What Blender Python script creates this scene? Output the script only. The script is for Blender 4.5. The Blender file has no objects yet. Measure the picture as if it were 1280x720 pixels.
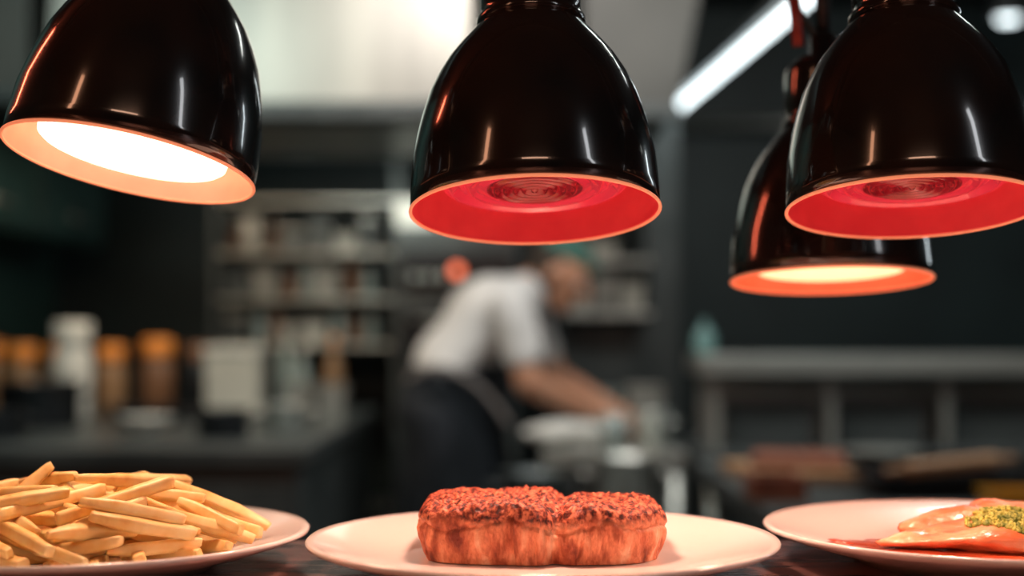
import bpy, bmesh, math, random
from mathutils import Vector, Matrix, noise, Euler
from mathutils.bvhtree import BVHTree
random.seed(7)
S = bpy.context.scene
COL = S.collection
R = math.radians

# ---------------------------------------------------------------- materials
def mat(name, col, rough=0.5, metal=0.0, col2=None, nscale=8.0, bump=0.0, bscale=None,
        emit=None, estr=0.0, coat=0.0, stretch=None, spec=0.5, rvar=0.0, sss=0.0, trans=0.0, ncon=(0.35, 0.65)):
    m = bpy.data.materials.new(name); m.use_nodes = True
    nt = m.node_tree; N = nt.nodes; L = nt.links
    b = N["Principled BSDF"]
    tc = N.new("ShaderNodeTexCoord"); mp = N.new("ShaderNodeMapping")
    L.new(tc.outputs["Object"], mp.inputs[0])
    if stretch: mp.inputs["Scale"].default_value = stretch
    nz = N.new("ShaderNodeTexNoise"); nz.inputs["Scale"].default_value = nscale; nz.inputs["Detail"].default_value = 5
    L.new(mp.outputs[0], nz.inputs["Vector"])
    rp = N.new("ShaderNodeValToRGB")
    c2 = col2 if col2 else tuple(c * 0.8 for c in col)
    rp.color_ramp.elements[0].position = ncon[0]; rp.color_ramp.elements[1].position = ncon[1]
    rp.color_ramp.elements[0].color = (*c2, 1); rp.color_ramp.elements[1].color = (*col, 1)
    L.new(nz.outputs[0], rp.inputs[0]); L.new(rp.outputs[0], b.inputs["Base Color"])
    b.inputs["Roughness"].default_value = rough; b.inputs["Metallic"].default_value = metal
    b.inputs["Coat Weight"].default_value = coat; b.inputs["Coat Roughness"].default_value = 0.04
    b.inputs["Specular IOR Level"].default_value = spec
    b.inputs["Transmission Weight"].default_value = trans
    if sss: b.inputs["Subsurface Weight"].default_value = sss; b.inputs["Subsurface Scale"].default_value = 0.01
    if rvar:
        mr = N.new("ShaderNodeMapRange"); mr.inputs[3].default_value = max(0.02, rough - rvar); mr.inputs[4].default_value = rough + rvar
        L.new(nz.outputs[0], mr.inputs[0]); L.new(mr.outputs[0], b.inputs["Roughness"])
    if bump:
        n2 = N.new("ShaderNodeTexNoise"); n2.inputs["Scale"].default_value = bscale or nscale * 3; n2.inputs["Detail"].default_value = 6
        L.new(mp.outputs[0], n2.inputs["Vector"])
        bp = N.new("ShaderNodeBump"); bp.inputs["Strength"].default_value = bump; bp.inputs["Distance"].default_value = 0.002
        L.new(n2.outputs[0], bp.inputs["Height"]); L.new(bp.outputs[0], b.inputs["Normal"])
    if emit:
        b.inputs["Emission Color"].default_value = (*emit, 1); b.inputs["Emission Strength"].default_value = estr
    return m

M = {}
M['enamel'] = mat('black_enamel', (0.007,0.008,0.009), 0.16, 0, (0.026,0.014,0.010), 12, coat=1.0, rvar=0.07)
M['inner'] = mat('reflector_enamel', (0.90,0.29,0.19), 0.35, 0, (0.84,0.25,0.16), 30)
M['innerred'] = mat('reflector_red_glow', (0.85,0.14,0.15), 0.3, 0, (0.75,0.10,0.11), 30, emit=(1,0.04,0.05), estr=0.14)  # red tint and emission stand in for bulb light on the reflector wall
M['rim'] = mat('rim_bulb_glow', (0.95,0.42,0.26), 0.4, emit=(1,0.28,0.13), estr=0.6)  # emission stands in for bulb light caught on the rim edge
M['bulbhot'] = mat('bulb_glowing', (1,0.8,0.7), 0.3, emit=(1,0.62,0.44), estr=6)
M['bulbwarm'] = mat('bulb_warm', (1,0.7,0.5), 0.3, emit=(1,0.36,0.18), estr=3)
M['bulbhub'] = mat('bulb_hub_red', (0.30,0.01,0.02), 0.25, emit=(1,0.02,0.035), estr=0.14, coat=1)
M['bulbred'] = mat('bulb_red', (0.5,0.02,0.04), 0.25, emit=(1,0.035,0.06), estr=0.55, coat=1)
M['cord'] = mat('black_cord', (0.012,0.012,0.013), 0.45)
M['redcord'] = mat('red_sleeve', (0.35,0.04,0.03), 0.5)
M['china'] = mat('white_china', (0.86,0.82,0.78), 0.2, 0, (0.83,0.79,0.75), 4, coat=0.5)
M['passmetal'] = mat('pass_top_metal', (0.55,0.30,0.26), 0.28, 0.7, (0.12,0.075,0.075), 11, stretch=(1,5,1), rvar=0.1)  # reddish streaks in the base colour stand in for heat-lamp reflections
M['passbody'] = mat('pass_body', (0.03,0.03,0.032), 0.5)
M['steel'] = mat('stainless_steel', (0.54,0.54,0.50), 0.34, 0.7, (0.40,0.42,0.39), 3, stretch=(1,1,12), rvar=0.06)
M['hood'] = mat('hood_steel', (0.34,0.32,0.285), 0.42, 0.7, (0.19,0.18,0.165), 1.6, stretch=(3,1,0.3), rvar=0.08)
M['hood2'] = mat('hood_steel_grey', (0.095,0.092,0.084), 0.55, 0.3, (0.06,0.06,0.055), 2)
M['darksteel'] = mat('dark_steel', (0.12,0.135,0.135), 0.38, 0.45, (0.06,0.073,0.075), 4)
M['tealdark'] = mat('dark_teal_laminate', (0.03,0.075,0.07), 0.4, 0, (0.018,0.045,0.045), 3)
M['wallm'] = mat('dark_wall', (0.020,0.042,0.045), 0.5, 0, (0.010,0.022,0.025), 2)
M['wallside'] = mat('green_black_wall', (0.035,0.09,0.08), 0.5, 0, (0.02,0.05,0.047), 2)
M['ceil'] = mat('dark_ceiling', (0.03,0.034,0.036), 0.8)
M['floorm'] = mat('dark_floor_tile', (0.07,0.08,0.078), 0.3, 0, (0.04,0.047,0.047), 5)
M['white'] = mat('white_plastic', (0.66,0.64,0.59), 0.4)
M['paper'] = mat('off_white_paper', (0.52,0.50,0.44), 0.8, bump=0.2)
M['orange'] = mat('orange_lid', (1.0,0.33,0.05), 0.4)
M['cream'] = mat('cream_ceramic', (0.36,0.20,0.10), 0.4)
M['brownc'] = mat('brown_crockery', (0.22,0.10,0.05), 0.4)
M['glass'] = mat('jar_glass', (0.42,0.50,0.48), 0.12, 0, coat=0.5, trans=0.2)
M['blackpan'] = mat('black_pan', (0.02,0.022,0.026), 0.28, 0.4)
M['wood'] = mat('pale_wood', (0.52,0.30,0.16), 0.5, 0, (0.36,0.19,0.09), 6, stretch=(1,10,10))
M['redwood'] = mat('reddish_wood', (0.34,0.12,0.07), 0.5, 0, (0.20,0.07,0.04), 6, stretch=(8,8,1))
M['yellow'] = mat('yellow_plastic', (0.75,0.42,0.03), 0.4)
M['tealp'] = mat('teal_plastic', (0.16,0.30,0.29), 0.4)
M['tube'] = mat('fluorescent_glow', (1,1,1), 0.4, emit=(0.85,0.97,1.0), estr=3.5)
M['redled'] = mat('red_indicator', (1,0.1,0.05), 0.4, emit=(1,0.22,0.10), estr=1.8)
M['lampwhite'] = mat('pale_tub', (0.85,0.83,0.75), 0.5)
M['skin'] = mat('skin', (0.54,0.27,0.17), 0.5, 0, (0.46,0.21,0.12), 12, sss=0.1)
M['shirt'] = mat('white_cotton', (0.72,0.69,0.67), 0.85, 0, (0.62,0.60,0.59), 7, bump=0.5, bscale=14)
M['trouser'] = mat('black_trouser', (0.012,0.015,0.022), 0.8, bump=0.5, bscale=14)
M['apron'] = mat('black_apron', (0.016,0.023,0.032), 0.75, bump=0.5, bscale=14)
M['strap'] = mat('grey_strap', (0.22,0.19,0.18), 0.8)
M['hair'] = mat('dark_hair', (0.035,0.02,0.012), 0.6, bump=0.6, bscale=80)
M['cap'] = mat('green_cap', (0.05,0.15,0.12), 0.8)
M['eye'] = mat('eye_white', (0.6,0.6,0.6), 0.2)
M['shoe'] = mat('black_shoe', (0.01,0.01,0.01), 0.4)
M['cloth'] = mat('white_kitchen_cloth', (0.78,0.76,0.71), 0.9, 0, (0.66,0.64,0.60), 6, bump=0.5)
M['sauce'] = mat('red_orange_sauce', (0.62,0.10,0.035), 0.15, 0, (0.45,0.05,0.02), 40, coat=0.7)

# ---------------------------------------------------------------- mesh helpers
def finish(bm, name, smooth=True):
    me = bpy.data.meshes.new(name); bmesh.ops.recalc_face_normals(bm, faces=bm.faces[:]); bm.to_mesh(me); bm.free()
    if smooth:
        for p in me.polygons: p.use_smooth = True
    return me
def put(name, me, loc=(0,0,0), m=None, parent=None, rot=(0,0,0), label=None, cat=None, group=None, kind=None):
    o = bpy.data.objects.new(name, me); COL.objects.link(o)
    o.location = loc; o.rotation_euler = rot
    if m is not None and me is not None and len(me.materials) == 0: me.materials.append(m)
    if parent: o.parent = parent
    if label: o["label"] = label
    if cat: o["category"] = cat
    if group: o["group"] = group
    if kind: o["kind"] = kind
    return o
def empty(name, loc, label, cat, rot=(0,0,0), group=None):
    o = put(name, None, loc, None, None, rot, label, cat, group); o.empty_display_size = 0.05; return o
def boxm(sx, sy, sz, bev=0.003, base=False, taper=1.0):
    bm = bmesh.new(); bmesh.ops.create_cube(bm, size=1)
    for v in bm.verts:
        k = taper if v.co.z > 0 else 1
        v.co = Vector((v.co.x*sx*k, v.co.y*sy*k, v.co.z*sz + (sz/2 if base else 0)))
    if bev: bmesh.ops.bevel(bm, geom=bm.edges[:], offset=min(bev, min(sx,sy,sz)*0.3), segments=2, affect='EDGES', profile=0.6)
    return finish(bm, 'box', False)
def lathem(prof, seg=48, close=False):
    bm = bmesh.new(); rings = []
    for r, z in prof:
        if r < 1e-6: rings.append([bm.verts.new((0,0,z))])
        else: rings.append([bm.verts.new((r*math.cos(2*math.pi*i/seg), r*math.sin(2*math.pi*i/seg), z)) for i in range(seg)])
    pairs = list(zip(rings, rings[1:]))
    if close: pairs.append((rings[-1], rings[0]))
    for a, b in pairs:
        for i in range(seg):
            j = (i+1) % seg
            if len(a) == 1 and len(b) == 1: continue
            if len(a) == 1: bm.faces.new((a[0], b[i], b[j]))
            elif len(b) == 1: bm.faces.new((a[i], b[0], a[j]))
            else: bm.faces.new((a[i], b[i], b[j], a[j]))
    return finish(bm, 'lathe')
def tubem(pts, rad, seg=12, taper=None):
    bm = bmesh.new(); pts = [Vector(p) for p in pts]; rings = []
    up = Vector((0,0,1))
    for k, p in enumerate(pts):
        t = (pts[min(k+1,len(pts)-1)] - pts[max(k-1,0)]).normalized()
        a = t.cross(up if abs(t.z) < 0.95 else Vector((1,0,0))).normalized(); b = t.cross(a)
        r = rad if taper is None else rad*taper[k]
        rings.append([bm.verts.new(p + a*r*math.cos(2*math.pi*i/seg) + b*r*math.sin(2*math.pi*i/seg)) for i in range(seg)])
    for A, B in zip(rings, rings[1:]):
        for i in range(seg): bm.faces.new((A[i], A[(i+1)%seg], B[(i+1)%seg], B[i]))
    bm.faces.new(rings[0]); bm.faces.new(rings[-1][::-1])
    return finish(bm, 'tube')
def catmull(P, n=8):
    P = [Vector(p) for p in P]; out = []
    Q = [P[0]] + P + [P[-1]]
    for i in range(1, len(Q)-2):
        for k in range(n):
            t = k/n; a,b,c,d = Q[i-1],Q[i],Q[i+1],Q[i+2]
            out.append(0.5*((2*b)+(c-a)*t+(2*a-5*b+4*c-d)*t*t+(3*b-a-3*c+d)*t**3))
    out.append(P[-1]); return out
def V3(r): return Vector((r,r,r)) if isinstance(r,(int,float)) else Vector(r)
def blobm(parts, voxel=0.008, smooth=4, name='blob', noise_amp=0.0, noise_sc=8):
    """union of tapered capsules / ellipsoid hulls, fused into one skin"""
    out = bmesh.new()
    for p in parts:
        p1, r1, p2, r2 = p[:4]; Mx = p[4] if len(p) > 4 else Matrix.Identity(4)
        t = bmesh.new()
        for c, r in ((p1, r1), (p2, r2)):
            rr = V3(r); s = bmesh.ops.create_icosphere(t, subdivisions=3, radius=1)
            for v in s['verts']: v.co = Mx @ (Vector(c) + Vector((v.co.x*rr.x, v.co.y*rr.y, v.co.z*rr.z)))
        t2 = bmesh.new()
        for v in t.verts: t2.verts.new(v.co)
        t.free()
        bmesh.ops.convex_hull(t2, input=t2.verts[:])
        dead = [v for v in t2.verts if not v.link_faces]
        bmesh.ops.delete(t2, geom=dead, context='VERTS')
        bmesh.ops.recalc_face_normals(t2, faces=t2.faces[:])
        tmp = bpy.data.meshes.new('t'); t2.to_mesh(tmp); t2.free(); out.from_mesh(tmp); bpy.data.meshes.remove(tmp)
    me = bpy.data.meshes.new(name); out.to_mesh(me); out.free()
    o = bpy.data.objects.new('tmp', me); COL.objects.link(o)
    md = o.modifiers.new('r', 'REMESH'); md.mode = 'VOXEL'; md.voxel_size = voxel; md.use_smooth_shade = True
    sm = o.modifiers.new('s', 'SMOOTH'); sm.factor = 0.5; sm.iterations = smooth
    dg = bpy.context.evaluated_depsgraph_get(); dg.update()
    res = bpy.data.meshes.new_from_object(o.evaluated_get(dg))
    bpy.data.objects.remove(o); bpy.data.meshes.remove(me)
    if noise_amp:
        for v in res.vertices:
            v.co += v.normal * noise_amp * noise.noise(v.co*noise_sc)
    for p in res.polygons: p.use_smooth = True
    return res

# ---------------------------------------------------------------- room
def struct(name, me, loc, m): return put(name, me, loc, m, kind='structure')
struct('floor', boxm(4.8,8.4,0.1,0), (0.25,2.3,-0.05), M['floorm'])
struct('ceiling', boxm(4.8,8.4,0.1,0), (0.25,2.3,2.75), M['ceil'])
struct('wall_back', boxm(4.8,0.1,2.7,0,True), (0.25,6.45,0), M['wallm'])
struct('wall_front', boxm(4.8,0.1,2.7,0,True), (0.25,-1.85,0), M['wallm'])
struct('wall_left', boxm(0.1,8.4,2.7,0,True), (-2.1,2.3,0), M['wallside'])
struct('wall_right', boxm(0.1,8.4,2.7,0,True), (2.6,2.3,0), M['wallm'])
struct('trim_1', boxm(0.14,0.14,2.7,0.004,True), (0.60,5.75,0), M['darksteel'])

# ---------------------------------------------------------------- pass counter
pc = empty('pass_counter', (0,0.65,0), "dark metal kitchen pass counter under the heat lamps", "counter")
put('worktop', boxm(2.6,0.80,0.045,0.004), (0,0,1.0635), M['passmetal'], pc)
put('cabinet_body', boxm(2.5,0.62,1.04,0.004,True), (0,-0.02,0), M['passbody'], pc)
CT = 1.086

# ---------------------------------------------------------------- plates
plate_prof = [(0,.004),(.078,.003),(.081,0),(.086,0),(.090,.004),(.115,.0105),(.140,.0185),(.1475,.0215),(.1480,.0232),(.1468,.0245),
              (.142,.0236),(.125,.0185),(.105,.0130),(.095,.0104),(.086,.0092),(.05,.0088),(0,.0088)]
pm = lathem(plate_prof, 128)
plates = [((-0.281,0.930,CT), "round white china plate piled with french fries"),
          ((0.019,0.900,CT), "round white china plate under a thick browned steak"),
          ((0.317,0.950,CT), "round white china plate with a sauced fillet")]
for l, lab in plates:
    put('dinner_plate', pm, l, M['china'], label=lab, cat='plate', group='plates on the pass')
PP = [(0,.0088),(.05,.0088),(.086,.0092),(.095,.0104),(.105,.0130),(.125,.0185),(.142,.0236),(.2,.03)]
def plate_h(r):
    for (a, za), (b, zb) in zip(PP, PP[1:]):
        if r <= b: return za + (zb-za)*(r-a)/(b-a)
    return .03

# ---------------------------------------------------------------- steak
def steak():
    bm = bmesh.new(); NT = 360; NR = 90
    def outl(t):
        c, s = math.cos(t), math.sin(t); n = 3.1
        r = (abs(c/0.0785)**n + abs(s/0.054)**n) ** (-1/n)
        d = (t - R(-80) + math.pi) % (2*math.pi) - math.pi
        r -= 0.008*math.exp(-(d/0.12)**2)
        d = (t - R(85) + math.pi) % (2*math.pi) - math.pi
        r -= 0.011*math.exp(-(d/0.22)**2)
        return r + 0.0034*noise.noise(Vector((c*3, s*3, 1.7)))
    def top(x, y):
        gx = 0.008 + 0.10*(y+0.05)
        h = 0.0350 + 0.0032*noise.noise(Vector((x*35, y*35, 0)))
        h -= 0.0055*math.exp(-((x-gx)/0.0065)**2)
        if x < gx: h += 0.0012
        h -= 0.002*max(0, x/0.08)**2
        h += 0.0018*noise.noise(Vector((x*230, y*230, 3))) + 0.0018*noise.noise(Vector((x*400, y*400, 9)))
        return h
    rows = []
    c = bm.verts.new((0,0,top(0,0)))
    for k in range(1, NR+1):
        f = k/NR; row = []
        for i in range(NT):
            t = 2*math.pi*i/NT; r = outl(t)*f*0.975
            x, y = r*math.cos(t), r*math.sin(t)
            z = top(x, y) - 0.0032*max(0, (f-0.92)/0.08)**2.2
            row.append(bm.verts.new((x,y,z)))
        rows.append(row)
    NS = 36
    for k in range(1, NS+1):
        f = k/NS; row = []
        for i in range(NT):
            t = 2*math.pi*i/NT; c_, s_ = math.cos(t), math.sin(t)
            bul = 0.975 + 0.035*math.sin(math.pi*min(1, f*1.05)**0.8) - 0.03*f*f
            r = outl(t)*bul
            if 0 < f < 1: r += 0.0030*noise.noise(Vector((c_*14, s_*14, f*1.4))) * math.sin(math.pi*f)**0.5
            r += 0.0016*noise.noise(Vector((c_*50, s_*50, f*4.0)))
            r -= 0.0020*math.exp(-((f-0.30-0.25*noise.noise(Vector((c_*4,s_*4,0))))/0.05)**2)
            x, y = r*c_, r*s_
            zt = top(outl(t)*0.975*c_, outl(t)*0.975*s_) - 0.0032
            row.append(bm.verts.new((x,y,zt*(1-f))))
        rows.append(row)
    for i in range(NT): bm.faces.new((c, rows[0][i], rows[0][(i+1)%NT]))
    for A, B in zip(rows, rows[1:]):
        for i in range(NT): bm.faces.new((A[i], B[i], B[(i+1)%NT], A[(i+1)%NT]))
    bm.faces.new(rows[-1])
    return finish(bm, 'steak')
ms = bpy.data.materials.new('seared_beef'); ms.use_nodes = True
nt = ms.node_tree; N = nt.nodes; L = nt.links; B = N["Principled BSDF"]
tc = N.new("ShaderNodeTexCoord"); geo = N.new("ShaderNodeSeparateXYZ"); L.new(tc.outputs["Object"], geo.inputs[0])
def ramp(cols):
    r = N.new("ShaderNodeValToRGB"); e = r.color_ramp.elements
    while len(e) < len(cols): e.new(0.5)
    for k, (p, c) in enumerate(cols): e[k].position = p; e[k].color = (*c, 1)
    return r
n1 = N.new("ShaderNodeTexNoise"); n1.inputs["Scale"].default_value = 280; n1.inputs["Detail"].default_value = 5; L.new(tc.outputs["Object"], n1.inputs[0])
crust = ramp([(0.38,(0.05,0.008,0.005)),(0.49,(0.27,0.045,0.022)),(0.62,(0.66,0.20,0.10))]); L.new(n1.outputs[0], crust.inputs[0])
mp = N.new("ShaderNodeMapping"); mp.inputs["Scale"].default_value = (1,1,0.35); L.new(tc.outputs["Object"], mp.inputs[0])
n2 = N.new("ShaderNodeTexNoise"); n2.inputs["Scale"].default_value = 70; n2.inputs["Detail"].default_value = 9; n2.inputs["Roughness"].default_value = .6; L.new(mp.outputs[0], n2.inputs[0])
side = ramp([(0.32,(0.18,0.025,0.010)),(0.43,(0.48,0.115,0.05)),(0.53,(0.80,0.28,0.145)),(0.66,(0.94,0.52,0.33))]); L.new(n2.outputs[0], side.inputs[0])
ad = N.new("ShaderNodeMath"); ad.operation = 'MULTIPLY_ADD'; L.new(n2.outputs[0], ad.inputs[0]); ad.inputs[1].default_value = 0.03; L.new(geo.outputs[2], ad.inputs[2])
fr = N.new("ShaderNodeMapRange"); fr.inputs[1].default_value = 0.038; fr.inputs[2].default_value = 0.044; L.new(ad.outputs[0], fr.inputs[0])
mx = N.new("ShaderNodeMix"); mx.data_type = 'RGBA'; L.new(fr.outputs[0], mx.inputs[0]); L.new(side.outputs[0], mx.inputs[6]); L.new(crust.outputs[0], mx.inputs[7])
L.new(mx.outputs[2], B.inputs["Base Color"]); B.inputs["Roughness"].default_value = 0.5; B.inputs["Specular IOR Level"].default_value = .4
bp = N.new("ShaderNodeBump"); bp.inputs["Strength"].default_value = 1.0; bp.inputs["Distance"].default_value = 0.0016
L.new(n1.outputs[0], bp.inputs["Height"]); L.new(bp.outputs[0], B.inputs["Normal"])
put('steak', steak(), (0.0185,0.930,CT+0.0094), ms, label="thick seared steak with dark red crust on a plate", cat='steak')

# ---------------------------------------------------------------- fries
mf = bpy.data.materials.new('fried_potato'); mf.use_nodes = True
nt = mf.node_tree; N = nt.nodes; L = nt.links; B = N["Principled BSDF"]
oi = N.new("ShaderNodeObjectInfo"); tc = N.new("ShaderNodeTexCoord")
nz = N.new("ShaderNodeTexNoise"); nz.inputs["Scale"].default_value = 60; nz.inputs["Detail"].default_value = 5; L.new(tc.outputs["Object"], nz.inputs[0])
rp = ramp([(0.28,(0.76,0.36,0.09)),(0.44,(0.92,0.60,0.22)),(0.68,(0.97,0.76,0.38))]); L.new(nz.outputs[0], rp.inputs[0])
hs = N.new("ShaderNodeHueSaturation"); mr = N.new("ShaderNodeMapRange"); mr.inputs[3].default_value = 0.80; mr.inputs[4].default_value = 1.04
L.new(oi.outputs["Random"], mr.inputs[0]); L.new(mr.outputs[0], hs.inputs["Value"]); L.new(rp.outputs[0], hs.inputs["Color"])
L.new(hs.outputs[0], B.inputs["Base Color"]); B.inputs["Roughness"].default_value = 0.4
bp = N.new("ShaderNodeBump"); bp.inputs["Strength"].default_value = 0.4; bp.inputs["Distance"].default_value = 0.001
L.new(nz.outputs[0], bp.inputs["Height"]); L.new(bp.outputs[0], B.inputs["Normal"])
B.inputs["Subsurface Weight"].default_value = 0.1; B.inputs["Subsurface Scale"].default_value = 0.003
FW = 0.0084
def frym(Ln, seed):
    rnd = random.Random(seed); bm = bmesh.new(); rings = []; n = 18
    bend = rnd.uniform(-0.07, 0.07)*Ln; tw = rnd.uniform(-0.5,0.5); t0 = rnd.uniform(.5,1.0); t1 = rnd.uniform(.6,1.0); wd = rnd.uniform(.85,1.12)
    for k in range(n+1):
        f = k/n; f = 0.5-0.5*math.cos(math.pi*f); x = (f-0.5)*Ln; e = min(f, 1-f)*Ln
        tp = t0 if f < .5 else t1
        s = FW/2 * min(1, 0.80 + 0.20*min(1, e/0.0015)) * (tp + (1-tp)*min(1, e/(Ln*.3))) * (1+0.12*noise.noise(Vector((f*6, seed*3.1, 0))))
        oy = bend*(1-(2*f-1)**2)
        ring = []
        for i in range(16):
            a = 2*math.pi*i/16 + tw*f
            q = (abs(math.cos(a-tw*f))**6 + abs(math.sin(a-tw*f))**6) ** (-1/6)
            ring.append(bm.verts.new((x + (0.25*s*math.sin(a) if e < 1e-5 else 0), oy + s*q*wd*math.cos(a), s*q*math.sin(a))))
        rings.append(ring)
    for A_, B_ in zip(rings, rings[1:]):
        for i in range(16): bm.faces.new((A_[i], A_[(i+1)%16], B_[(i+1)%16], B_[i]))
    bm.faces.new(rings[0]); bm.faces.new(rings[-1])
    return finish(bm, 'fry')
lens = [0.042,0.052,0.058,0.064,0.070,0.074,0.080,0.086,0.094]
fm = [(l, frym(l, i)) for i, l in enumerate(lens)]
GX, GY, GS = -0.44, 0.77, 0.0025; NG = 128
pcx, pcy = -0.281, 0.93
def plz(x, y): return CT + 0.0005 + plate_h(math.hypot(x-pcx, y-pcy))
H = [[plz(GX+i*GS, GY+j*GS) for j in range(NG)] for i in range(NG)]
def cell(x, y): return min(NG-1, max(0, int((x-GX)/GS))), min(NG-1, max(0, int((y-GY)/GS)))
NF = 112
for cnt in range(NF):
    bestc = None
    for tr in range(10):
        ang = random.uniform(0, 2*math.pi); rr = math.sqrt(random.random())
        cx = -0.281 + 0.098*rr*math.cos(ang); cy = 0.925 + 0.078*rr*math.sin(ang)
        Ln, me = random.choice(fm)
        yaw = random.gauss(0.1, 1.0) if random.random() < 0.5 else random.uniform(0, math.pi)
        dx, dy = math.cos(yaw), math.sin(yaw)
        if max(math.hypot(cx+s*dx*Ln/2-pcx, cy+s*dy*Ln/2-pcy) for s in (-1,1)) > 0.127: continue
        hs_ = []
        for q in range(-8, 9):
            s = q/8*Ln/2; hh = 0
            for w in (-0.003, 0, 0.003):
                i, j = cell(cx+s*dx-dy*w, cy+s*dy+dx*w); hh = max(hh, H[i][j])
            hs_.append((s, hh))
        best = None
        for bi in range(-30, 31):
            b = bi/36; vals = [h - b*s for s, h in hs_]; a = max(vals)
            gap = sum(a - v for v in vals)/len(vals)
            sc = a + 0.3*gap + 0.001*abs(b)
            if best is None or sc < best[0]: best = (sc, a, b, gap)
        cost = best[1] + 0.5*best[3] + 0.17*math.hypot(cx+0.290, cy-0.935) + random.uniform(0,0.006)
        if bestc is None or cost < bestc[0]: bestc = (cost, best[1], best[2], cx, cy, Ln, me, yaw, dx, dy)
    if bestc is None: continue
    _, a, b, cx, cy, Ln, me, yaw, dx, dy = bestc
    z = a + FW/2*0.76
    pitch = -math.atan(b)
    put('french_fry', me, (cx,cy,z), mf, rot=(random.uniform(-0.5,0.5), pitch, yaw),
        label="golden thick-cut french fry in a pile on a white plate", cat='french fry', group='french fries on the plate')
    Lh = Ln/2*math.cos(pitch)
    for q in range(-36, 37):
        s = q/36*Lh
        for w in (-0.0033,-0.0017,0,0.0017,0.0033):
            i, j = cell(cx+s*dx-dy*w, cy+s*dy+dx*w)
            H[i][j] = max(H[i][j], a + b*s + FW*0.68)
print('PILE TOP', max(max(r) for r in H))

# ---------------------------------------------------------------- fillet dish
mfil = mat('glazed_fillet', (0.90,0.42,0.22), 0.28, 0, (0.70,0.18,0.07), 26, bump=0.6, bscale=120, coat=0.4, sss=0.06, stretch=(1,2,2), ncon=(.4,.6))
fz = CT+0.0095
f1 = blobm([((-0.085,-0.010,0.004),(0.014,0.008,0.003),(-0.030,-0.008,0.008),(0.03,0.028,0.009)),
            ((-0.030,-0.008,0.008),(0.03,0.028,0.009),(0.050,-0.006,0.009),(0.03,0.030,0.010))], 0.0025, 5, 'fillet', 0.006, 50)
o1 = put('fish_fillet', f1, (0.336,0.941,fz+.0015), mfil, rot=(0,0,R(-3)), label="pale golden glazed fillet tapering to a point on a white plate", cat='fillet', group='fillets on the plate')
f2 = blobm([((-0.070,-.004,0.004),(0.012,0.008,0.003),(-0.02,0.002,0.008),(0.03,0.026,0.008)),
            ((-0.02,0.002,0.008),(0.03,0.026,0.008),(0.05,0.0,0.007),(0.03,0.026,0.007))], 0.0025, 5, 'fillet', 0.006, 50)
o2 = put('fish_fillet', f2, (0.342,0.964,fz+0.008), mfil, rot=(R(14),R(0),R(-4)), label="golden fillet laid over another and topped with green herbs", cat='fillet', group='fillets on the plate')
SX, SY = 0.286, 0.938
def pud():
    bm = bmesh.new(); n = 140; rows=[]
    def hh(x, y): return plate_h(math.hypot(SX+x-.317, SY+y-.950))
    c = bm.verts.new((0,0,hh(0,0)+.0022))
    for f, z in ((0.2,.0022),(0.4,.0022),(0.6,0.0022),(0.8,0.0022),(0.93,0.0018),(1.0,-0.0002)):
        row=[]
        for i in range(n):
            t = 2*math.pi*i/n; r = 1+0.30*noise.noise(Vector((math.cos(t)*2, math.sin(t)*2, 5)))+0.16*noise.noise(Vector((math.cos(t)*7, math.sin(t)*7, 2)))
            x, y = 0.080*r*f*math.cos(t), 0.046*r*f*math.sin(t)
            row.append(bm.verts.new((x, y, hh(x,y)+z)))
        rows.append(row)
    for i in range(n): bm.faces.new((c, rows[0][i], rows[0][(i+1)%n]))
    for A_, B_ in zip(rows, rows[1:]):
        for i in range(n): bm.faces.new((A_[i], B_[i], B_[(i+1)%n], A_[(i+1)%n]))
    return finish(bm, 'sauce')
put('sauce_puddle', pud(), (SX,SY,CT+.0003), M['sauce'], label="glossy red-orange sauce pooled around a fillet", cat='sauce')
mh = mat('chopped_herbs', (0.62,0.60,0.12), 0.5, 0, (0.16,0.22,0.03), 150, ncon=(0.4,0.6))
bpy.context.view_layer.update()
trees = []
for o in (o1, o2):
    mw = o.matrix_world; trees.append(BVHTree.FromPolygons([mw @ v.co for v in o.data.vertices], [tuple(p.vertices) for p in o.data.polygons]))
bm = bmesh.new(); rnd = random.Random(3)
HX, HY, HZ = 0.338, 0.936, CT+.03
for q in range(2000):
    a = rnd.uniform(0, 2*math.pi); r = rnd.random()**0.6
    x, y = HX + 0.040*r*math.cos(a), HY + 0.028*r*math.sin(a)
    zt = None
    for t in trees:
        hit = t.ray_cast(Vector((x,y,1.3)), Vector((0,0,-1)))
        if hit[0] is not None: zt = hit[0].z if zt is None else max(zt, hit[0].z)
    if zt is None: continue
    z = zt + 0.004*(1-r*r)*rnd.random() + 0.0006
    s = rnd.uniform(0.0012,0.0026)
    Mx = Matrix.Translation((x-HX,y-HY,z-HZ)) @ Euler((rnd.uniform(0,6),rnd.uniform(0,6),rnd.uniform(0,6))).to_matrix().to_4x4() @ Matrix.Diagonal((s, s*0.7, s*0.4, 1))
    bmesh.ops.create_icosphere(bm, subdivisions=1, radius=1, matrix=Mx)
put('herb_topping', finish(bm, 'herbs'), (HX,HY,HZ), mh, label="heap of finely chopped green herbs on a golden fillet", cat='herbs', kind='stuff')

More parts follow.
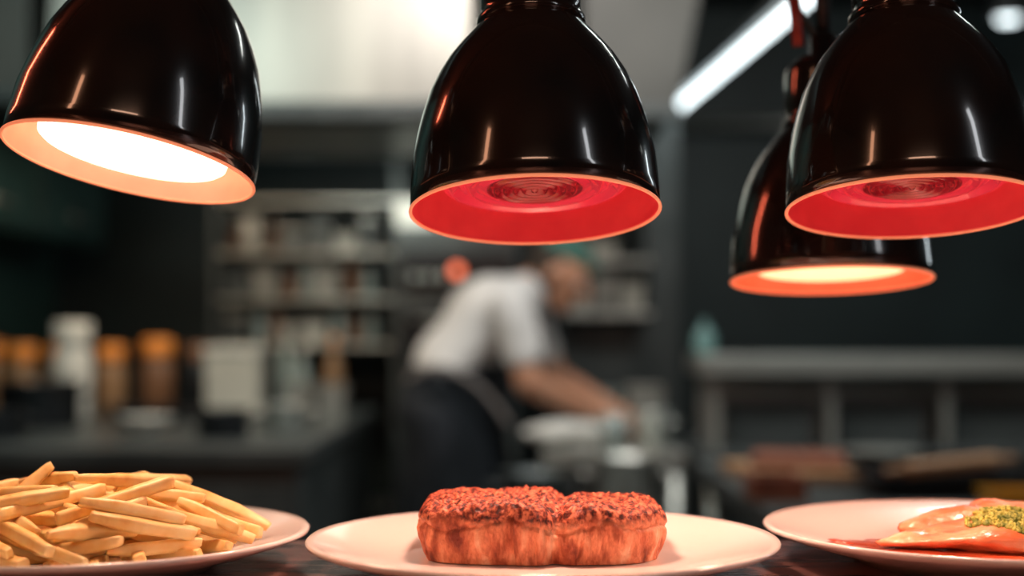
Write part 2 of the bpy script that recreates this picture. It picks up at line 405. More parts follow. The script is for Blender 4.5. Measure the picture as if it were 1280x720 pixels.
# ---------------------------------------------------------------- heat lamps
outer = [(.0807,0),(.0808,.012),(.0795,.034),(.0765,.050),(.0735,.062),(.0690,.077),(.0632,.090),(.0570,.101),(.0500,.1105),(.0430,.1190),(.0375,.1250),(.0350,.1285)]
shade_prof = outer + [(r-0.0008, z) for r, z in reversed(outer)]
shade_m = lathem(shade_prof, 128, True)
inner_m = lathem([(r-0.0012, z+0.0003) for r, z in outer[:9]], 128)
rim_m = lathem([(.0807+.0011*math.cos(a), .0011*math.sin(a)) for a in [2*math.pi*k/12 for k in range(12)]], 128, True)
collar_m = lathem([(.0,.1275),(.0345,.1275),(.0365,.1295),(.0365,.1325),(.0325,.1345),(.0325,.139),(.0335,.1405),(.0335,.172),(.0320,.178),(.024,.186),(.012,.190),(.012,.206),(0,.207)], 96)
def bulb_face():
    p = [(.058,.040),(.060,.030),(.061,.021),(.0605,.0175),(.058,.0155)]
    for k in range(1, 12):
        r = .058 - k*0.0024
        p.append((r, .0150 + (0.0035 if k in (3,4,5) else (0.0014 if k in (8,9) else 0))))
    p.append((.0312,.0150))
    return p
bulb_m = lathem(bulb_face(), 96)
hub_prof = [(.0315,.0152)]
for k in range(0, 30):
    r = .031 - k*0.00105
    if r < 0.0006: break
    hub_prof.append((r, .0148 + 0.0018*math.sin(k*1.05)))
hub_prof.append((0,.0145))
hub_m = lathem(hub_prof, 96)
def heat_lamp(loc, tilt, roll, label, face, hub, spotW, spotcol, cordtop, inner, drop=0.0):
    rot = (Matrix.Rotation(R(roll), 3, 'Y') @ Matrix.Rotation(R(-tilt), 3, 'X')).to_euler()
    e = empty('heat_lamp', loc, label, 'heat lamp', rot, 'heat lamps over the pass')
    put('lamp_shade', shade_m, (0,0,0), M['enamel'], e)
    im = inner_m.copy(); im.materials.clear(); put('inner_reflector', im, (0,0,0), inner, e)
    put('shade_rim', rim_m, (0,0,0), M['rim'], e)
    put('collar', collar_m, (0,0,0), M['enamel'], e)
    b = put('bulb', bulb_m.copy(), (0,0,-drop), None, e); b.data.materials.clear(); b.data.materials.append(face)
    h = put('bulb_hub', hub_m.copy(), (0,0,0), None, b); h.data.materials.clear(); h.data.materials.append(hub)
    put('stem', tubem([(0,0,.20),(0,0,cordtop)], 0.006, 16), (0,0,0), M['cord'], e)
    ld = bpy.data.lights.new('bulb_beam', 'SPOT'); ld.energy = spotW; ld.color = spotcol; ld.spot_size = R(125); ld.spot_blend = 0.6; ld.shadow_soft_size = 0.02
    lo = bpy.data.objects.new('bulb_beam', ld); COL.objects.link(lo); lo.parent = e; lo.location = (0,0,0.004)
    return e
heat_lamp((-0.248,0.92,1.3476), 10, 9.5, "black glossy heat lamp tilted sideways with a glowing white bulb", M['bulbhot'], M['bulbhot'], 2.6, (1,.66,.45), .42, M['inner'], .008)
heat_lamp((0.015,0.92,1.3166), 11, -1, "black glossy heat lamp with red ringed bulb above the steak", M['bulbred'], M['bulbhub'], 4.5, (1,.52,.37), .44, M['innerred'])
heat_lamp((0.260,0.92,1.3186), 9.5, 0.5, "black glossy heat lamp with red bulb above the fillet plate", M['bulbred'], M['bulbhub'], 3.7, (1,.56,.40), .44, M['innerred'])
l4 = heat_lamp((0.261,1.163,1.2806), 6.0, 0, "black heat lamp with warm glowing bulb behind the others", M['bulbwarm'], M['bulbwarm'], 0.7, (1,.5,.35), .48, M['inner'], .008)
put('cable', tubem(catmull([(-.005,0,.205),(-.026,0,.24),(-.04,-.01,.30),(-.085,-.02,.38),(-.12,-.02,.45)]), 0.0035), (0,0,0), M['cord'], l4)
put('cable_sleeve', tubem([(-.024,-.012,.195),(-.026,-.012,.235)], 0.005), (0,0,0), M['redcord'], l4)
rl = empty('lamp_rail', (0,1.0,1.765), "black steel rail that the heat lamps hang from", 'rail', group='lamp rails')
put('rail_bar', boxm(1.6,0.03,0.03), (0,0,0), M['cord'], rl)
for sx in (-.75,.75): put('rail_hanger', boxm(0.02,0.02,0.93,0.002,True), (sx,0,0.01), M['cord'], rl)
rl2 = empty('lamp_rail', (0.25,1.21,1.765), "black steel rail that a single heat lamp hangs from", 'rail', group='lamp rails')
put('rail_bar', boxm(0.8,0.03,0.03), (0,0,0), M['cord'], rl2)
for sx in (-.35,.35): put('rail_hanger', boxm(0.02,0.02,0.93,0.002,True), (sx,0,0.01), M['cord'], rl2)

# ---------------------------------------------------------------- hoods
def frustm(b0, b1, z0, z1):
    bm = bmesh.new()
    q = [[bm.verts.new((x,y,z)) for x,y in ((b[0],b[2]),(b[1],b[2]),(b[1],b[3]),(b[0],b[3]))] for b, z in ((b0,z0),(b1,z1))]
    for i in range(4): bm.faces.new((q[0][i], q[0][(i+1)%4], q[1][(i+1)%4], q[1][i]))
    bm.faces.new(q[0]); bm.faces.new(q[1])
    bmesh.ops.recalc_face_normals(bm, faces=bm.faces[:])
    bmesh.ops.bevel(bm, geom=bm.edges[:], offset=0.006, segments=2, affect='EDGES')
    return finish(bm, 'frust', False)
h1 = empty('range_hood', (-0.72,4.5,1.86), "large brushed steel extractor hood over the cooking line", 'range hood', group='extractor hoods')
put('hood_canopy', frustm((-.60,.60,-.5,.6),(-.60,.60,-.38,.6),0.0,0.84), (0,0,0), M['hood'], h1)
put('hood_lip', boxm(1.24,0.03,0.05), (0,-.515,0.0), M['darksteel'], h1)
put('hood_filter', boxm(1.1,0.8,0.02), (0,0,-0.012), M['darksteel'], h1)
h2 = empty('range_hood', (0.2,4.75,1.90), "narrow grey steel extractor hood with a sloping side", 'range hood', group='extractor hoods')
put('hood_canopy', frustm((.02,.30,-.45,.45),(.02,.46,-.42,.45),0.0,0.80), (0,0,0), M['hood2'], h2)
put('hood_lip', boxm(0.30,0.03,0.04), (.16,-.46,0.0), M['darksteel'], h2)
dp = empty('extractor_duct', (-1.72,4.6,1.95), "dull grey square extractor duct at the side of the hood", 'duct')
put('duct_body', boxm(.5,.6,.74,.005,True), (0,0,0), M['hood2'], dp)
put('duct_flange', boxm(.56,.66,.04,.004), (0,0,0.0), M['darksteel'], dp)

fl = empty('fluorescent_light', (0.70,4.6,2.10), "long white fluorescent tube light hung from the ceiling", 'ceiling light', rot=(0,0,R(3.9)))
put('housing', boxm(0.05,2.6,0.03), (0,0,0.04), M['darksteel'], fl)
put('tube', tubem([(0,-1.27,0.0),(0,1.27,0.0)], 0.016, 20), (0,0,0), M['tube'], fl)
for sy in (-1.28,1.28): put('end_cap', boxm(0.045,0.02,0.06), (0,sy,0.01), M['steel'], fl)
for sy in (-.9,.9): put('chain', tubem([(0,sy,.05),(0,sy,.6)], 0.004), (0,0,0), M['cord'], fl)
sl = empty('ceiling_spot', (1.93,5.5,2.45), "small round white ceiling spotlight", 'ceiling light')
put('spot_body', lathem([(0,.25),(.03,.25),(.035,.1),(.07,.03),(.07,0),(.06,0),(.06,.02),(0,.03)], 32), (0,0,0), M['darksteel'], sl)
put('spot_bulb', lathem([(.045,.012),(.035,-.008),(0,-.016)], 32), (0,0,0), M['tube'], sl)
pp = empty('wall_pipe', (1.3,6.3,2.16), "grey steel pipe fixed along the dark wall", 'pipe')
put('pipe', tubem([(-.65,0,0),(1.1,0,0)], .03, 16), (0,0,0), M['steel'], pp)
for x in (-.5,.3,.9): put('pipe_clip', boxm(.03,.10,.07), (x,.04,0), M['darksteel'], pp)

# ---------------------------------------------------------------- wall cabinets
for k in range(3):
    c = empty('wall_cabinet', (-1.86,3.75+k*0.82,1.58), "dark green-black wall cabinet above the worktop", 'cabinet', group='wall cabinets')
    put('cabinet_body', boxm(0.36,0.80,.35,0.003,True), (0,0,0), M['tealdark'], c)
    d = put('cabinet_door', boxm(0.02,0.77,0.31,0.003,True), (0.19,0,0.02), M['tealdark'], c)
    put('handle', tubem([(0.03,-.12,0.06),(0.03,.12,0.06)], 0.006), (0,0,0), M['steel'], d)
put('worktop', boxm(1.54,1.9,0.04,0.004), (-1.27,4.45,0.93), M['darksteel'], label="long dark steel worktop crowded with pots and jars", cat='worktop')
for k in range(3):
    c = empty('base_cabinet', (-1.775+k*0.50,4.45,0), "dark steel base cabinet under the crowded worktop", 'cabinet', group='base cabinets')
    put('cabinet_body', boxm(0.49,1.84,0.90,0.003,True), (0,0,0.005), M['darksteel'], c)
    d = put('cabinet_door', boxm(0.46,0.02,0.78,0.003,True), (0,-.935,0.08), M['darksteel'], c)
    put('handle', tubem([(-.15,-.03,.7),(.15,-.03,.7)], 0.007), (0,0,0), M['steel'], d)
WT = 0.951
def pot(loc, r, h, m, lab, name='stock_pot', rot=0):
    e = empty(name, loc, lab, 'pot', rot=(0,0,rot))
    put('pot_body', lathem([(0,0),(r*.97,0),(r,.006),(r,h),(r+.004,h+.002),(r+.004,h+.006),(r-.003,h+.004),(r-.004,.006),(0,.006)], 40), (0,0,0), m, e)
    for s in (-1,1):
        put('handle', tubem(catmull([(s*(r-.001),-.03,h*.75),(s*(r+.03),-.025,h*.77),(s*(r+.03),.025,h*.77),(s*(r-.001),.03,h*.75)],4), 0.005), (0,0,0), m, e)
    return e
def fpan(loc, r, m, lab, ang):
    e = empty('frying_pan', loc, lab, 'pan', rot=(0,0,ang))
    put('pan_body', lathem([(0,0),(r*.8,0),(r,.045),(r+.003,.047),(r-.002,.047),(r*.79,.005),(0,.005)], 40), (0,0,0), m, e)
    put('handle', tubem([(r*.97,0,.04),(r+.08,0,.055),(r+.2,0,.065)], 0.011, 12), (0,0,0), m, e)
def jar(loc, r, h, m, lidm, lab, name='storage_jar', group='jars on the worktop'):
    e = empty(name, loc, lab, 'jar', group=group)
    put('jar_body', lathem([(0,0),(r*.9,0),(r,.008),(r,h*.65),(r*.8,h*.74),(r*.78,h*.78),(0,h*.78)], 32), (0,0,0), m, e)
    put('lid', lathem([(0,h*.76),(r*.86,h*.76),(r*.95,h*.78),(r*.95,h*.98),(r*.85,h),(0,h)], 32), (0,0,0), lidm, e)
def bottle(loc, r, h, m, capm, lab, group='bottles'):
    e = empty('bottle', loc, lab, 'bottle', group=group)
    put('bottle_body', lathem([(0,0),(r*.92,0),(r,.006),(r,h*.55),(r*.85,h*.66),(r*.35,h*.78),(r*.32,h*.93),(0,h*.93)], 28), (0,0,0), m, e)
    put('cap', lathem([(0,h*.9),(r*.4,h*.9),(r*.4,h*.99),(0,h)], 20), (0,0,0), capm, e)
def container(loc, sx, sy, sz, m, lab, group, lid=None, name='food_container'):
    e = empty(name, loc, lab, 'container', group=group)
    bm = bmesh.new()
    def ring(kx, z): return [bm.verts.new((x*sx/2*kx, y*sy/2*kx, z)) for x,y in ((-1,-1),(1,-1),(1,1),(-1,1))]
    a = ring(.86,0); b = ring(.97,sz*.94); c = ring(1.05,sz*.95); d = ring(1.05,sz); f = ring(.95,sz); g = ring(.84,.006)
    bm.faces.new(a[::-1])
    for A_, B_ in ((a,b),(b,c),(c,d),(d,f),(f,g)):
        for i in range(4): bm.faces.new((A_[i],A_[(i+1)%4],B_[(i+1)%4],B_[i]))
    bm.faces.new(g)
    bmesh.ops.bevel(bm, geom=[x for x in bm.edges], offset=min(sx,sy)*0.02, segments=2, affect='EDGES')
    put('container_body', finish(bm,'cont',False), (0,0,0), m, e)
    if lid: put('lid', boxm(sx*1.08,sy*1.08,.012,.003,True), (0,0,sz), lid, e)
jar((-1.420,4.60,WT), .062,.315, M['white'], M['white'], "tall white canister on the dark worktop", 'canister')
for x, y in ((-1.520,4.80),(-1.67,4.86),(-1.375,4.88)):
    jar((x,y,WT), .05,.24, M['cream'], M['orange'], "tan jar with a bright orange lid on the worktop")
jar((-1.80,4.9,WT), .055,.25, M['cream'], M['orange'], "tan jar with a bright orange lid on the worktop")
jar((-1.22,4.9,WT), .055,.26, M['brownc'], M['orange'], "brown stoneware jar with orange lid on the worktop")
jar((-1.09,4.95,WT), .05,.24, M['blackpan'], M['brownc'], "dark stoneware jar with brown lid on the worktop")
pot((-1.42,4.28,WT), .12,.13, M['blackpan'], "black cooking pot on the dark worktop")
pot((-1.72,4.20,WT), .13,.15, M['blackpan'], "black cooking pot at the end of the worktop")
fpan((-1.13,4.45,WT), .13, M['blackpan'], "black frying pan beside a white bowl", R(-95))
put('bowl', lathem([(0,0),(.035,0),(.04,.006),(.075,.05),(.078,.052),(.072,.052),(.036,.012),(0,.01)], 40), (-1.00,3.90,WT), M['white'], label="small white bowl on the dark worktop", cat='bowl')
for x, y, s in ((-1.38,3.80,.08),(-.78,3.85,.07),(-.66,4.15,.06)):
    pot((x,y,WT), s, .07, M['blackpan'] if s > .065 else M['steel'], "low cooking pot near the worktop edge")
fb = empty('storage_bin', (-.90,4.65,WT), "white square plastic bin standing on the worktop", 'bin')
put('bin_body', boxm(.17,.15,.215,.01,True,1.04), (0,0,0), M['paper'], fb)
put('lid', boxm(.185,.17,.02,.006,True), (0,0,.215), M['white'], fb)
for x, h in ((-.755,.29),(-.70,.24)):
    bottle((x,4.75,WT), .026,h, M['glass'], M['white'], "clear glass bottle with white cap on the worktop", 'bottles on the worktop')
for x in (-.67,-.565):
    container((x,4.5,WT), .085,.11,.12, M['steel'], "small stainless steel food container on the worktop", 'steel containers on the worktop')
bottle((-.60,4.8,WT), .03,.27, M['cream'], M['orange'], "tan sauce bottle on the worktop", 'bottles on the worktop')
# rack
rk = empty('storage_rack', (-.80,5.65,0), "open steel storage rack full of containers", 'shelf')
for z in (.55,1.18,1.36,1.54,1.74): put('shelf', boxm(.72,.34,.014), (0,0,z), M['steel'], rk)
for x in (-.35,.35):
    for y in (-.16,.16): put('post', boxm(.022,.022,1.95,.002,True), (x,y,0), M['darksteel'], rk)
k = 0; rr_ = random.Random(11)
for z in (1.188,1.368,1.548):
    x = -.80-.31
    while x < -.54:
        w_ = rr_.uniform(.05,.11); h_ = rr_.uniform(.06,.13)
        if rr_.random() < .4: bottle((x+.03,5.58,z), .024,h_+.03, rr_.choice([M['glass'],M['brownc'],M['glass']]), M['white'], "small bottle on the steel rack", 'bottles on the rack'); x += .062
        else: container((x+w_/2,5.58,z), w_,.16,h_, rr_.choice([M['steel'],M['paper'],M['darksteel'],M['darksteel']]), "small food container on the steel rack", 'containers on the rack', M['steel'] if k%3==0 else None); x += w_*1.12+.006
        k += 1
# oven
ov = empty('oven', (-.20,5.45,0), "dark steel oven stack with a red indicator light", 'oven')
put('oven_body', boxm(.44,.55,1.62,.01,True), (0,0,0), M['darksteel'], ov)
dr = put('oven_door', boxm(.40,.03,.42,.006,True), (0,-.29,.90), M['blackpan'], ov)
put('handle', tubem([(-.15,-.05,.38),(.15,-.05,.38)], .009), (0,0,0), M['steel'], dr)
put('control_panel', boxm(.40,.02,.14,.004,True), (0,-.285,1.38), M['blackpan'], ov)
put('indicator_light', lathem([(.022,0),(.020,.01),(0,.014)], 24), (0,-.297,1.455), M['redled'], ov, rot=(R(90),0,0))
for i in range(3): put('knob', lathem([(.018,0),(.016,.02),(0,.022)], 20), (-.15+.05*i,-.297,1.43), M['steel'], ov, rot=(R(90),0,0))
container((-.36,5.30,1.621), .15,.2,.09, M['lampwhite'], "pale white lidded tub on top of the oven", 'tubs on the oven', M['white'])
container((-.12,5.40,1.621), .16,.2,.09, M['steel'], "steel tub on top of the oven", 'tubs on the oven')
ws = empty('wall_shelf', (.36,5.5,1.30), "small steel wall shelf behind the chef", 'shelf')
put('shelf_board', boxm(.34,.26,.02), (0,0,0), M['steel'], ws)
put('shelf_board', boxm(.34,.26,.02), (0,0,.20), M['steel'], ws)
for x in (-.165,.165): put('bracket', boxm(.012,.24,.26,.002,True), (x,0,-.03), M['darksteel'], ws)
put('shelf_back', boxm(.34,.012,1.30,.002,True), (0,.13,-1.30), M['darksteel'], ws)
for i in range(3):
    container((.26+.098*i,5.46,1.311), .085,.18,.15-.02*i, M['paper'] if i != 1 else M['steel'], "pale food container on the wall shelf", 'containers on the wall shelf')
container((.33,5.46,1.511), .14,.18,.07, M['paper'], "white food container on the top wall shelf", 'containers on the wall shelf')

# ---------------------------------------------------------------- chef's table
tb = empty('work_table', (.29,4.42,0), "stainless steel work table where the chef is working", 'table')
put('table_top', boxm(.40,.86,.04,.004), (0,0,.88), M['steel'], tb)
put('under_shelf', boxm(.36,.80,.03), (0,0,.35), M['steel'], tb)
put('back_panel', boxm(.36,.02,.42,.002,True), (0,-.36,.44), M['darksteel'], tb)
for x in (-.17,.17):
    for y in (-.40,.40): put('leg', tubem([(x,y,0),(x,y,.865)], .02, 14), (0,0,0), M['steel'], tb)
TT = .901
tr = empty('serving_tray', (.22,4.25,TT), "shallow steel tray on the work table", 'tray')
put('tray_body', lathem([(0,0),(.11,0),(.12,.004),(.121,.006),(0,.005)], 48), (0,0,0), M['steel'], tr)
cl = blobm([((-.10,-.03,.028),(.06,.05,.024),(.02,0,.034),(.08,.07,.030)),((.02,0,.030),(.07,.06,.026),(.12,.02,.02),(.03,.05,.018))], .006, 4, 'cloth', .016, 16)
put('kitchen_cloth', cl, (.18,4.24,TT+.007), M['cloth'], label="crumpled white cloth under the chef's hands", cat='cloth')
pot((.40,4.10,TT), .045,.10, M['steel'], "small stainless steel pot on the work table")
container((.42,4.55,TT), .11,.2,.16, M['steel'], "deep stainless steel container on the work table", 'containers on the work table')
container((.29,4.68,TT), .12,.2,.14, M['glass'], "clear food container on the work table", 'containers on the work table')
for x, y in ((.29,4.05),(.44,4.27)):
    put('drinking_glass', lathem([(0,0),(.028,0),(.034,.10),(.032,.10),(.026,.005),(0,.005)], 28), (x,y,TT), M['glass'], label="small clear glass on the steel work table", cat='glass', group='glasses on the work table')
st = empty('rolling_trolley', (.16,3.62,0), "low dark steel trolley holding pans in front of the table", 'trolley')
put('trolley_top', boxm(.50,.36,.03), (0,0,.74), M['darksteel'], st)
put('trolley_shelf', boxm(.48,.34,.02), (0,0,.3), M['darksteel'], st)
for x in (-.23,.23):
    for y in (-.16,.16): put('leg', tubem([(x,y,0),(x,y,.73)], .014, 12), (0,0,0), M['steel'], st)
pot((.06,3.62,.756), .085,.12, M['darksteel'], "dark steel saucepan on the trolley")
pot((.29,3.62,.756), .085,.16, M['steel'], "stainless steel saucepan on the trolley")

# ---------------------------------------------------------------- right station
rs = empty('refrigerated_counter', (1.09,4.25,0), "long stainless steel prep counter with raised ledge", 'counter')
put('counter_body', boxm(1.10,.60,.86,.006,True), (0,.05,0), M['darksteel'], rs)
put('ledge', boxm(1.10,.34,.055,.006), (0,-.02,1.14), M['steel'], rs)
put('worktop', boxm(1.14,.70,.04,.005), (0,0,.88), M['darksteel'], rs)
put('back_panel', boxm(1.04,.02,.22,.002,True), (0,.10,.90), M['steel'], rs)
for i in range(4): put('post', boxm(.025,.025,.22,.002,True), (-.50+i*.333,-.12,.90), M['steel'], rs)
for i in range(3):
    container((.75+i*.33,4.22,.901), .27,.12,.13, M['darksteel'], "dull steel food well under the counter ledge", 'food wells in the counter')
bottle((.575,4.25,1.168), .032,.10, M['tealp'], M['tealp'], "short teal bottle on the counter ledge", 'bottles on the ledge')
ft = empty('prep_table', (1.05,3.0,0), "dark steel prep table holding boards and utensils", 'table')
put('table_top', boxm(1.20,1.0,.04,.004), (0,0,.90), M['darksteel'], ft)
put('front_panel', boxm(1.16,.02,.60,.003,True), (0,-.46,.28), M['passbody'], ft)
for x in (-.56,.56):
    for y in (-.46,.46): put('leg', tubem([(x,y,0),(x,y,.885)], .02, 14), (0,0,0), M['steel'], ft)
FT = .921
put('cutting_board', boxm(.26,.30,.025,.006,True), (.62,3.10,FT), M['wood'], rot=(0,0,R(8)), label="pale wooden cutting board on the prep table", cat='cutting board', group='cutting boards')
put('cutting_board', boxm(.20,.22,.02,.006,True), (.63,3.14,FT+.0255), M['redwood'], rot=(0,0,R(-12)), label="reddish wooden cutting board stacked on another", cat='cutting board', group='cutting boards')
wc = empty('wooden_crate', (.50,2.72,FT), "small reddish wooden crate at the table corner", 'crate')
for dx_, dy_, a, b in ((0,-.054,.10,.012),(0,.054,.10,.012)): put('crate_side', boxm(a,b,.04,.002,True), (dx_,dy_,.006), M['redwood'], wc)
for dx_ in (-.045,.045): put('crate_end', boxm(.012,.096,.04,.002,True), (dx_,0,.006), M['redwood'], wc)
put('crate_base', boxm(.10,.12,.008,.002,True), (0,0,0), M['wood'], wc)
rp_ = empty('rolling_pin', (.85,2.76,FT+.058), "pale wooden rolling pin resting on a tray", 'rolling pin', rot=(0,R(-4),R(14)))
put('roller', lathem([(0,-.10),(.014,-.098),(.016,-.09),(.016,.09),(.014,.098),(0,.10)], 24), (0,0,0), M['wood'], rp_, rot=(0,R(90),0))
for s in (-1,1): put('handle', lathem([(0,0),(.006,0),(.009,.02),(.007,.04),(0,.045)], 16), (s*.10,0,0), M['wood'], rp_, rot=(0,R(90*s),0))
container((.84,2.80,FT), .30,.22,.04, M['blackpan'], "shallow black oven tray on the prep table", 'trays on the prep table', name='oven_tray')
container((1.06,3.2,FT), .28,.22,.05, M['darksteel'], "shallow dark tray on the prep table", 'trays on the prep table', name='oven_tray')
container((.90,2.53,FT), .12,.11,.035, M['yellow'], "yellow plastic tub on the prep table", 'tubs on the prep table')
put('mixing_bowl', lathem([(0,0),(.04,0),(.09,.05),(.093,.052),(.087,.052),(.038,.006),(0,.006)], 40), (.83,3.2,FT), M['steel'], label="stainless steel mixing bowl on the prep table", cat='bowl')

# ---------------------------------------------------------------- chef
OY = 4.40
pel = Vector((-.225,OY,1.045)); wai = Vector((-.165,OY,1.17)); che = Vector((-.060,OY,1.30)); nb = Vector((.052,OY,1.37))
shN = Vector((.005,OY-.175,1.31)); elN = Vector((.050,OY-.215,1.085)); wrN = Vector((.245,OY-.13,1.000))
shF = Vector((.03,OY+.165,1.32)); elF = Vector((.14,OY+.19,1.09)); wrF = Vector((.30,OY+.02,1.005))
hpN = Vector((-.215,OY-.095,.98)); knN = Vector((-.155,OY-.12,.54)); anN = Vector((-.19,OY-.12,.10))
hpF = Vector((-.23,OY+.095,.98)); knF = Vector((-.28,OY+.11,.54)); anF = Vector((-.36,OY+.11,.10))
hc = Vector((.150,OY-.015,1.412))
fwd = Vector((.80,-.30,-.50)).normalized(); lft = Vector((0,0,1)).cross(fwd).normalized(); upv = fwd.cross(lft).normalized()
HM = Matrix((( fwd.x,lft.x,upv.x,hc.x),(fwd.y,lft.y,upv.y,hc.y),(fwd.z,lft.z,upv.z,hc.z),(0,0,0,1)))
parts = []
def seg(a, ra, b, rb, Mx=None): return (a, ra, b, rb) if Mx is None else (a, ra, b, rb, Mx)
parts += [seg(pel,(.11,.155,.10),wai,(.10,.135,.09)), seg(wai,(.10,.135,.09),che,(.105,.15,.11)),
          seg(che,(.10,.14,.10),(nb.x-.02,nb.y,nb.z-.02),(.06,.10,.06)), seg(shN,.052,shF,.052),
          seg(nb,.055,hc-fwd*.03-upv*.04,.052)]
for s_, e_, w_ in ((shN,elN,wrN),(shF,elF,wrF)):
    parts += [seg(s_,.054,e_,.042), seg(e_,.043,w_,.027)]
for h_, k_, a_ in ((hpN,knN,anN),(hpF,knF,anF)):
    parts += [seg(h_,.088,k_,.058), seg(k_,.056,a_,.036)]
parts += [seg((-.015,0,.03),(.092,.074,.082),(.0,0,.02),(.088,.072,.08),HM), seg((.03,0,.0),(.058,.062,.06),(.045,0,-.08),(.035,.034,.026),HM),
          seg((.085,0,.015),.009,(.106,0,-.018),.013,HM), seg((.083,-.012,-.02),.010,(.083,.012,-.02),.010,HM),
          seg((.074,-.034,.03),(.014,.018,.009),(.076,.034,.03),(.014,.018,.009),HM),
          seg((.078,-.014,-.048),(.010,.012,.006),(.078,.014,-.048),(.010,.012,.006),HM),
          seg((-.005,-.074,.0),(.018,.010,.026),(-.005,-.080,-.01),(.012,.008,.018),HM),
          seg((-.005,.074,.0),(.018,.010,.026),(-.005,.080,-.01),(.012,.008,.018),HM)]
def hand(w, d, n, thumb_side):
    d = d.normalized(); s = d.cross(n).normalized(); n = s.cross(d).normalized()
    out = [seg(w,(.026,.026,.022), w+d*.045,(.03,.03,.018)), seg(w+d*.04+s*.02,.016,w+d*.08+s*.026,.012), seg(w+d*.04-s*.02,.016,w+d*.08-s*.026,.012), seg(w+d*.05,.017,w+d*.085,.013)]
    for q, (o, l) in enumerate(((-.030,.060),(-.010,.076),(.011,.080),(.031,.070))):
        b0 = w+d*.085+s*o; b1 = b0+(d*.85-n*.35+s*o*2).normalized()*l*.5; b2 = b1+(d*.45-n*.85).normalized()*l*.5
        out += [seg(b0,.0095,b1,.0088), seg(b1,.0088,b2,.0075)]
    t0 = w+d*.03+s*thumb_side*.028; t1 = t0+(d*.6+s*thumb_side*.7-n*.2).normalized()*.04; t2 = t1+(d*.8+s*thumb_side*.1-n*.5).normalized()*.03
    out += [seg(t0,.014,t1,.011), seg(t1,.011,t2,.009)]
    return out
parts += hand(wrN, Vector((.85,.12,-.22)), Vector((.2,0,1)), 1 if Vector((.85,.12,-.22)).cross(Vector((.2,0,1))).y > 0 else -1)
parts += hand(wrF, Vector((.55,-.55,-.22)), Vector((.2,0,1)), 1)
body = blobm(parts, .0055, 5, 'person')
chef = put('person', body, (0,0,0), M['skin'], label="chef in white t-shirt and black apron bending over a work table", cat='person')
sh = [seg((pel.x+.040,pel.y,pel.z+.085),(.120,.165,.055),wai,(.120,.16,.09)), seg(wai,(.120,.16,.09),che,(.126,.172,.120)),
      seg(che,(.125,.16,.115),(nb.x-.02,nb.y,nb.z-.022),(.072,.115,.065)), seg(shN,.067,shF,.067)]
def lerp(a,b,t): return a+(b-a)*t
for s_, e_ in ((shN,elN),(shF,elF)): sh.append(seg(s_,.070,lerp(s_,e_,.60),.064))
put('t_shirt', blobm(sh, .009, 6, 'shirt', .018, 9), (0,0,0), M['shirt'], chef, label="white short-sleeved t-shirt")
tr_ = [seg((pel.x+.02,pel.y,pel.z+.045),(.130,.172,.06),(pel.x,pel.y,pel.z-.06),(.135,.175,.09))]
for h_, k_, a_ in ((hpN,knN,anN),(hpF,knF,anF)): tr_ += [seg(h_,.108,k_,.080), seg(k_,.080,a_+Vector((0,0,.02)),.066)]
put('trousers', blobm(tr_, .010, 6, 'trouser', .012, 8), (0,0,0), M['trouser'], chef)
def apronm():
    bm = bmesh.new(); rows = []
    for k in range(26):
        f = k/25; z = 1.13 - f*.58; row = []
        for i in range(41):
            a = R(-125 + 250*i/40)
            rx = .150+.03*f; ry = .19+.03*f
            cx = -.195 + .035*f
            w = 1+.06*f*math.sin(a*7+1)+.03*noise.noise(Vector((a*2,f*3,0)))
            row.append(bm.verts.new((cx+rx*w*math.cos(a), OY+ry*w*math.sin(a), z - .10*(1-f)*(0.5-0.5*math.cos(a)) + .02)))
        rows.append(row)
    for A_, B_ in zip(rows, rows[1:]):
        for i in range(40): bm.faces.new((A_[i],A_[i+1],B_[i+1],B_[i]))
    bmesh.ops.solidify(bm, geom=bm.faces[:], thickness=.004)
    return finish(bm, 'apron')
ap = put('apron', apronm(), (0,0,0), M['apron'], chef)
put('apron_strap', tubem(catmull([(-.32,OY-.10,1.09),(-.22,OY-.19,1.13),(-.12,OY-.205,1.09),(-.05,OY-.20,1.02),(-.01,OY-.19,.96)],6), .010, 10), (0,0,0), M['strap'], ap)
put('hair', blobm([seg((-.03,0,.03),(.086,.080,.080),(-.025,0,.0),(.075,.078,.07),HM)], .006, 3, 'hair', .004, 60), (0,0,0), M['hair'], chef)
cp = blobm([seg((-.02,0,.075),(.092,.080,.040),(-.015,0,.085),(.085,.072,.038),HM), seg((.07,0,.072),(.025,.045,.006),(.085,0,.070),(.030,.040,.005),HM)], .006, 3, 'cap')
put('cap', cp, (0,0,0), M['cap'], chef, label="green cloth cap")
for s in (-1,1):
    em = lathem([(0,.011),(.0078,.0078),(.011,0),(.0078,-.0078),(0,-.011)], 16)
    put('eye', em, HM @ Vector((.078,s*.031,.010)), M['eye'], chef)
for a_ in (anN, anF):
    put('shoe', blobm([seg((a_.x-.02,a_.y,.05),(.05,.045,.048),(a_.x+.13,a_.y,.035),(.055,.048,.033))], .008, 3, 'shoe'), (0,0,0), M['shoe'], chef)

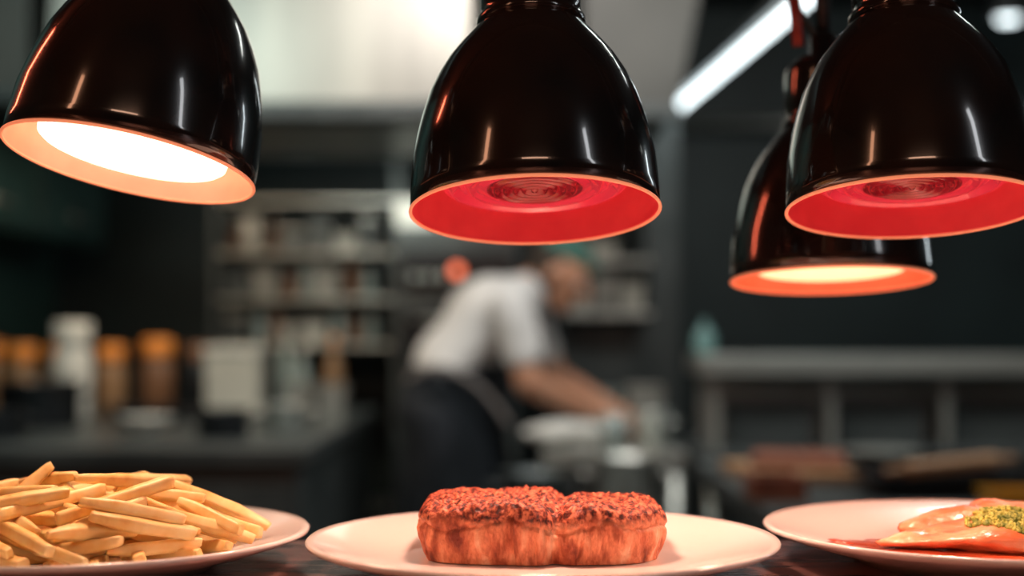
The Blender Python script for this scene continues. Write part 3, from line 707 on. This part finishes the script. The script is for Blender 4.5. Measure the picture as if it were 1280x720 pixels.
# ---------------------------------------------------------------- lighting
def area(name, loc, target, sx, sy, W, col):
    ld = bpy.data.lights.new(name, 'AREA'); ld.shape = 'RECTANGLE'; ld.size = sx; ld.size_y = sy; ld.energy = W; ld.color = col
    o = bpy.data.objects.new(name, ld); COL.objects.link(o); o.location = loc
    o.rotation_euler = (Vector(target)-Vector(loc)).to_track_quat('-Z', 'Y').to_euler(); return o
area('ceiling_panel_chef', (0.0,3.4,2.6), (-.05,4.4,1.1), .9,.3, 14, (1,.95,.91))
area('hood_wash', (-.62,2.8,2.45), (-.55,4.0,2.05), .3,.3, 2.0, (1,.86,.72))
area('worktop_fill', (-1.0,4.3,1.82), (-1.0,4.6,.95), .8,.2, 6.5, (1,.78,.55))  # added warm fill for the worktop items, no fitting modelled
area('rack_light', (-.5,4.9,1.80), (-.7,5.6,1.3), .6,.2, 3, (.92,1,.93))
area('left_panel', (-1.2,2.8,2.6), (-1.5,4.4,1.2), .8,.3, 13, (.78,1,.94))
area('right_panel', (1.1,2.9,2.6), (1.1,3.7,.95), .9,.3, 18, (.96,1,.95))
area('streak_strip_a', (-1.5,-.4,2.2), (0,.9,1.3), .12,1.2, 4, (1,.45,.25))  # added strip behind the camera, gives warm streaks on the lamp shades
area('streak_strip_b', (1.6,-.3,2.2), (0,.9,1.3), .12,1.2, 3.5, (.95,.97,1))  # added strip behind the camera, gives pale streaks on the lamp shades
area('streak_strip_right', (2.4,2.9,1.65), (0,.9,1.4), .07,1.1, 3, (.85,.95,1))  # added off-frame strip for the white edge streak on the shades
area('streak_strip_left', (-1.98,2.0,2.0), (0,.9,1.4), .06,1.3, 9, (1,.16,.08))  # added off-frame strip for the red shoulder streaks on the shades
area('front_fill', (0,-1.2,2.2), (0,.9,1.1), .9,.25, 7, (1,.55,.36))  # added warm fill from the camera side
w = bpy.data.worlds.new('world'); S.world = w; w.use_nodes = True
w.node_tree.nodes['Background'].inputs[0].default_value = (.04,.07,.08,1); w.node_tree.nodes['Background'].inputs[1].default_value = .3

# ---------------------------------------------------------------- camera
cd = bpy.data.cameras.new('cam'); cam = bpy.data.objects.new('cam', cd); COL.objects.link(cam)
cam.location = (0,0,1.24); cam.rotation_euler = (R(90+1.7),0,0)
cd.lens = 50; cd.sensor_width = 36; cd.clip_start = .02
cd.dof.use_dof = True; cd.dof.focus_distance = .885; cd.dof.aperture_fstop = 2.7
S.camera = cam
try:
    S.view_settings.view_transform = 'Standard'; S.view_settings.look = 'None'
except Exception as ex: print(ex)
